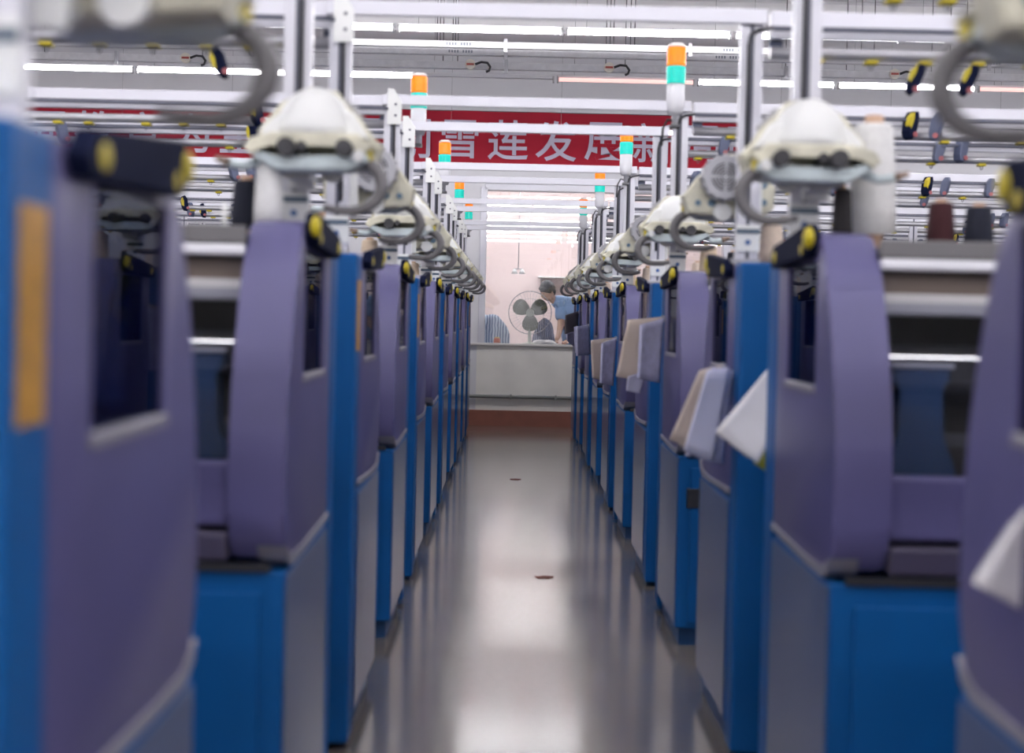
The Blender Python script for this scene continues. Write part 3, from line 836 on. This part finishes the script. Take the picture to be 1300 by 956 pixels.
# ------------------------------------------------------------------ packing room contents
CLW = mat('work_table', (.55, .55, .55), .5)
tb = thing('work_table', 'grey work table behind the glass partition', 'table', (.6, 20.1, 0))
MB().box(-1.2, 1.6, -.35, .55, .955, .985, bev=.005).build('tabletop', CLW, tb)
for x in (-1.12, 1.52):
    for y in (-.28, .48): MB().box(x-.02, x+.02, y-.02, y+.02, 0, .955).build('leg', STEEL, tb)
TBZ = .985
# fan
OLV = mat('fan_blade', (.17, .19, .14), .3)
FANM = mat('fan_body', (.62, .66, .58), .4)
fc = W(673, 397, 19.85)
fan = thing('electric_fan', 'round cage fan with three dark olive blades standing behind the glass', 'fan', (fc.x, 19.88, TBZ))
fz = fc.z - TBZ
MB().lathe([(.13, 0), (.13, .015), (.05, .03), (.025, .04), (.018, fz-.06), (.018, fz-.02)], n=20).build('stand', FANM, fan)
MB().cyl((0, .02, fz), (0, .13, fz), .055, .04, n=20).build('motor', FANM, fan)
MB().cyl((0, -.065, fz), (0, -.02, fz), .045, .055, n=20).build('hub', FANM, fan)
for k in range(3):
    a = k*2*PI/3 + .5 + PI/3
    b = MB(); pts = []
    for i in range(14):
        t = 2*PI*i/14
        pts.append((.125+.11*math.cos(t), .105*math.sin(t)*(1+.25*math.cos(t))))
    b.prism([(q[0], q[1]) for q in pts], 'y', -.004, .004)
    o = b.build('blade', OLV, fan); o.matrix_local = Matrix.Translation((0, -.02, fz)) @ Matrix.Rotation(a, 4, 'Y') @ Matrix.Rotation(.35, 4, 'X')
cg = MB(); R = .27
def ring(mb, r, y, th=.003, n=40):
    pts = [(r*math.cos(2*PI*i/n), y, fz+r*math.sin(2*PI*i/n)) for i in range(n)]
    for i in range(n): mb.cyl(pts[i], pts[(i+1) % n], th, n=5)
ring(cg, R, 0, .006); ring(cg, R*.66, -.06, .0018); ring(cg, R*.66, .06, .0018); ring(cg, .07, -.08, .002); ring(cg, .07, .08, .002)
for i in range(36):
    t = 2*PI*i/36; c_, s_ = math.cos(t), math.sin(t)
    for sg in (-1, 1):
        cg.tube([(.06*c_, sg*.085, fz+.06*s_), (R*.66*c_, sg*.062, fz+R*.66*s_), (R*.93*c_, sg*.03, fz+R*.93*s_), (R*c_, 0, fz+R*s_)], .0012, n=4)
cg.build('cage', STEEL, fan)

# person leaning over the table
SKIN = mat('skin', (.62, .40, .30), .5); SHIRT = mat('light_blue_shirt', (.30, .46, .72), .7, noise=.06, nscale=8)
HAIR = mat('black_hair', (.012, .012, .016), .5); TROU = mat('dark_trousers', (.05, .06, .10), .8)
per = thing('person', 'person with short black hair in light blue shirt bending over table behind glass', 'person', (.80, 20.95, 0))
PX, PY = .80, 20.95
def skin_obj(name, verts, edges, radii, m, parent, sub=2):
    me = bpy.data.meshes.new(name); me.from_pydata([Vector(v) for v in verts], edges, [])
    o = bpy.data.objects.new(name, me); COL.objects.link(o)
    md = o.modifiers.new('skin', 'SKIN'); md.use_smooth_shade = True
    sd = o.modifiers.new('sub', 'SUBSURF'); sd.levels = sub; sd.render_levels = sub
    for i, r in enumerate(radii):
        me.skin_vertices[0].data[i].radius = (r, r) if not isinstance(r, tuple) else r
    me.skin_vertices[0].data[0].use_root = True
    bpy.context.view_layer.update()
    m2 = bpy.data.meshes.new_from_object(o.evaluated_get(bpy.context.evaluated_depsgraph_get()))
    bpy.data.objects.remove(o)
    for p_ in m2.polygons: p_.use_smooth = True
    m2.materials.clear(); m2.materials.append(m)
    q = bpy.data.objects.new(name, m2); COL.objects.link(q); q.parent = parent
    return q
# local coordinates: person stands at the origin, camera is toward -Y; head leans to -X
hz = W(695, 370, 20.75).z; hx = W(695, 370, 20.75).x - PX
sh = hz - .16
V = [(0.02, 0, .98), (0.02, -.02, 1.18), (-.02, -.06, sh-.12), (-.06, -.08, sh-.01), (hx+.07, -.15, sh+.05), (hx+.01, -.20, hz-.01),     # pelvis..neck, head
     (-.15, -.14, sh-.02), (-.16, -.24, sh-.25), (-.20, -.50, 1.10), (-.235, -.56, 1.04),    # camera-left arm
     (.14, -.12, sh-.03), (.13, -.25, sh-.28), (-.02, -.52, 1.10), (-.08, -.57, 1.045),    # other arm
     (.10, .02, .90), (.11, .0, .50), (.12, .04, .09), (.12, -.06, .05),
     (-.08, .02, .90), (-.10, .0, .50), (-.11, .04, .09), (-.11, -.06, .05)]
E = [(0, 1), (1, 2), (2, 3), (3, 4), (4, 5), (3, 6), (6, 7), (7, 8), (8, 9), (3, 10), (10, 11), (11, 12), (12, 13), (0, 14), (14, 15), (15, 16), (16, 17), (0, 18), (18, 19), (19, 20), (20, 21)]
Rr = [.14, .13, .14, .10, .055, .06, .065, .048, .034, .028, .065, .048, .034, .028, .085, .06, .042, .04, .085, .06, .042, .04]
body = skin_obj('body', V, E, Rr, SKIN, per)
# head
hd = MB()
HM = Matrix.Translation((hx, -.21, hz)) @ Matrix.Rotation(math.radians(-55), 4, 'Z') @ Matrix.Rotation(math.radians(28), 4, 'X')
hd.ball((0, 0, 0), .1, (.78, .95, 1.15), u=24, v=16); hd.ball((0, -.02, -.055), .07, (.85, 1.0, 1.0)); hd.ball((0, -.10, -.02), .02, (.8, 1.0, 1.4)); hd.ball((-.078, .01, -.015), .022, (.4, .8, 1.3)); hd.ball((.078, .01, -.015), .022, (.4, .8, 1.3))
hd.ball((0, -.088, -.062), .018, (1.3, .4, .35))
bmesh.ops.transform(hd.bm, matrix=HM, verts=hd.bm.verts[:])
hd.build('head', SKIN, per)
ey = MB()
for s in (-1, 1): ey.ball((s*.032, -.088, .012), .009, (1.3, .6, .7))
bmesh.ops.transform(ey.bm, matrix=HM, verts=ey.bm.verts[:]); ey.build('eyes', DARK, per)
hr = MB(); hr.ball((0, .018, .035), .108, (.86, 1.0, 1.05), u=24, v=16); hr.ball((0, -.055, .075), .05, (1.3, .9, .6)); hr.ball((0, .06, -.02), .07, (1.0, .7, 1.1))
for i in range(14):
    t = -1.2+2.4*i/13; hr.ball((.075*math.sin(t), -.085*math.cos(t)+.01, .055), .018, (.8, .7, 1.5), u=8, v=6)
bmesh.ops.transform(hr.bm, matrix=HM, verts=hr.bm.verts[:]); hr.build('hair', HAIR, per)
# shirt with short sleeves
SV = [(0.02, 0, .93), (0.02, -.02, 1.18), (-.02, -.06, sh-.12), (-.055, -.08, sh+.0), (hx+.085, -.14, sh+.05), (-.15, -.14, sh-.02), (-.16, -.235, sh-.23), (.14, -.12, sh-.03), (.13, -.24, sh-.25)]
skin_obj('shirt', SV, [(0, 1), (1, 2), (2, 3), (3, 4), (3, 5), (5, 6), (3, 7), (7, 8)], [.175, .18, .20, .15, .085, .11, .085, .11, .085], SHIRT, per)
skin_obj('trousers', [(0.01, 0, .98), (.10, .02, .86), (.11, 0, .5), (.12, .04, .12), (-.08, .02, .86), (-.10, 0, .5), (-.11, .04, .12)], [(0, 1), (1, 2), (2, 3), (0, 4), (4, 5), (5, 6)], [.15, .105, .08, .065, .105, .08, .065], TROU, per)
def hand(cx, cy, cz, name, flip):
    vs = [(0, .03, .005), (0, -.01, .0), (-.03, -.05, -.004), (-.01, -.055, -.002), (.01, -.055, -.002), (.028, -.048, -.004)]
    es = [(0, 1), (1, 2), (1, 3), (1, 4), (1, 5)]; rs = [.024, .026, .012, .012, .012, .011]
    for i, (fx, ln) in enumerate(((-.036, .055), (-.012, .068), (.012, .072), (.034, .058))):
        b0 = 2+i; n = len(vs)
        vs += [(fx, -.05-ln*.55, .0), (fx*1.05, -.05-ln, -.016)]; es += [(b0, n), (n, n+1)]; rs += [.0085, .007]
    n = len(vs); vs += [(flip*.045, -.01, -.004), (flip*.058, -.04, -.010)]; es += [(1, n), (n, n+1)]; rs += [.011, .008]
    o = skin_obj(name, vs, es, rs, SKIN, per); o.location = (cx, cy, cz); o.rotation_euler = (.15, 0, -.3)
hand(-.245, -.58, 1.03, 'hand', 1); hand(-.09, -.59, 1.035, 'hand', -1)
per.location = (PX, PY, 0)

# garments and small things on the table
def heap(name, label, cat, x, y, sx, sy, sz, m, seed, z=TBZ):
    r = random.Random(seed); b = MB(); NU, NV = 28, 14; ph = [r.uniform(0, 6) for _ in range(6)]
    rings = []
    for j in range(NV+1):
        t = j/NV; rr = math.cos(t*PI/2)**.7 if j < NV else 0; zz = math.sin(t*PI/2)
        row = []
        for i in range(NU):
            a = 2*PI*i/NU
            w_ = 1 + .12*math.sin(3*a+ph[0]+4*t)+.08*math.sin(7*a+ph[1]-5*t)
            row.append(b.bm.verts.new((sx*rr*w_*math.cos(a), sy*rr*w_*math.sin(a), sz*zz*(1+.15*math.sin(2*a+ph[2])*rr))))
        rings.append(row)
    for A, B in zip(rings, rings[1:]):
        for i in range(NU): f_ = b.bm.faces.new([A[i], A[(i+1) % NU], B[(i+1) % NU], B[i]]); f_.smooth = True
    b.bm.faces.new(list(reversed(rings[0])))
    bmesh.ops.remove_doubles(b.bm, verts=b.bm.verts[:], dist=.0005)
    o = b.build(name, m, None, (x, y, z)); tag(o, label, cat); return o
def striped(name, c1, c2, sc_):
    m = bpy.data.materials.new(name); m.use_nodes = True; nt = m.node_tree; b = nt.nodes['Principled BSDF']; b.inputs['Roughness'].default_value = .85
    tc = nt.nodes.new('ShaderNodeTexCoord'); wv = nt.nodes.new('ShaderNodeTexWave'); wv.inputs['Scale'].default_value = sc_; wv.inputs['Distortion'].default_value = 3
    mx = nt.nodes.new('ShaderNodeValToRGB'); mx.color_ramp.elements[0].color = (*c1, 1); mx.color_ramp.elements[1].color = (*c2, 1)
    nt.links.new(tc.outputs['Object'], wv.inputs[0]); nt.links.new(wv.outputs['Fac'], mx.inputs[0]); nt.links.new(mx.outputs[0], b.inputs['Base Color']); return m
heap('garment_pile', 'pile of blue and white striped garments behind the glass at the left', 'clothes', W(618, 415, 20).x, 20.15, .26, .18, .37, striped('blue_stripe', (.10, .16, .30), (.62, .72, .85), 9), 3)
heap('garment_pile', 'dark striped folded garment behind the fan', 'clothes', W(694, 400, 20.2).x-.02, 20.28, .14, .10, .34, striped('dark_stripe', (.05, .06, .12), (.35, .38, .48), 14), 5)
heap('garment_pile', 'low white cloth on the table in front of the bending person', 'clothes', W(692, 430, 19.8).x, 19.95, .16, .09, .07, PAPER, 9)
bw = thing('jar', 'small red and orange jar on the table right of the striped garments', 'jar', (W(631, 430, 19.8).x, 19.84, TBZ))
MB().lathe([(.035, 0), (.045, .03), (.04, .07), (.03, .08)], n=16).build('jar_body', mat('jar_red', (.6, .12, .05), .4), bw); MB().lathe([(.032, .08), (.032, .095), (0, .097)], n=16).build('lid', mat('jar_lid', (.8, .55, .2), .4), bw)
# pendant lamp in the packing room
pl = W(658, 345, 21.5)
pn = thing('pendant_lamp', 'small pendant lamp with two white heads hanging behind the glass', 'lamp', (pl.x, 21.5, pl.z))
MB().cyl((0, 0, .03), (0, 0, 3.4-pl.z), .006, n=8).build('rod', STEEL, pn)
for s in (-1, 1):
    MB().lathe([(.045, -.03), (.03, .01), (.012, .04)], n=16, M=Matrix.Translation((s*.05, 0, 0))).build('lamp_head', WHITE, pn)
MB().box(-.06, .06, -.012, .012, .03, .045, bev=.003).build('crossbar', STEEL, pn)
# packing room ceiling lamps
TUBEP = mat('packing_tube', (1, 1, 1), 0.5, emit=(1.0, .97, .97), estr=60)
for i, x in enumerate((-1.4, .3, 2.0)):
    g = thing('panel_lamp', 'packing room ceiling lamp behind the glass, %s of three' % ['left', 'middle', 'right'][i], 'ceiling lamp', (x, 21.4, 3.38), 0, 'packing room ceiling lamps')
    MB().box(-.62, .62, -.15, .15, -.03, .02, bev=.005).build('housing', LAMPH, g)
    for s in (-1, 1): MB().cyl((-.59, s*.08, -.045), (.59, s*.08, -.045), .016, n=10).build('tube', TUBEP, g)
# air duct shelf line above person (wall shelf)
sf = W(705, 353, 22.8)
sh_ = thing('wall_shelf', 'white wire shelf on the pink wall right of the bending person', 'shelf', (sf.x, 22.9, sf.z))
MB().box(-.25, .35, -.15, .1, 0, .02, bev=.003).build('board', WHITE, sh_)
for x in (-.2, .3): MB().prism([(.1, 0), (-.12, 0), (.1, -.14)], 'x', x-.008, x+.008).build('bracket', STEEL, sh_)

# ------------------------------------------------------------------ scraps on the floor
for i, (px, py, lab, s) in enumerate(((692, 733, 'reddish brown scrap on the floor in the middle of the aisle', 1.0), (655, 609, 'small dark scrap on the floor farther up the aisle', .8))):
    Y = 1.35*FPX/(py-401); q = W(px, py, Y)
    b = MB(); r = random.Random(i+4); pts = []
    for k in range(11):
        t = 2*PI*k/11; rr = (.05 if k % 2 else .028)*s*(1+.3*r.random()); pts.append((rr*1.0*math.cos(t), rr*.6*math.sin(t)))
    b.prism(pts, 'z', 0.0, .006)
    tag(b.build('scrap', mat('scrap_brown', (.16, .05, .04), .8), None, (q.x, q.y, .0)), lab, 'scrap')
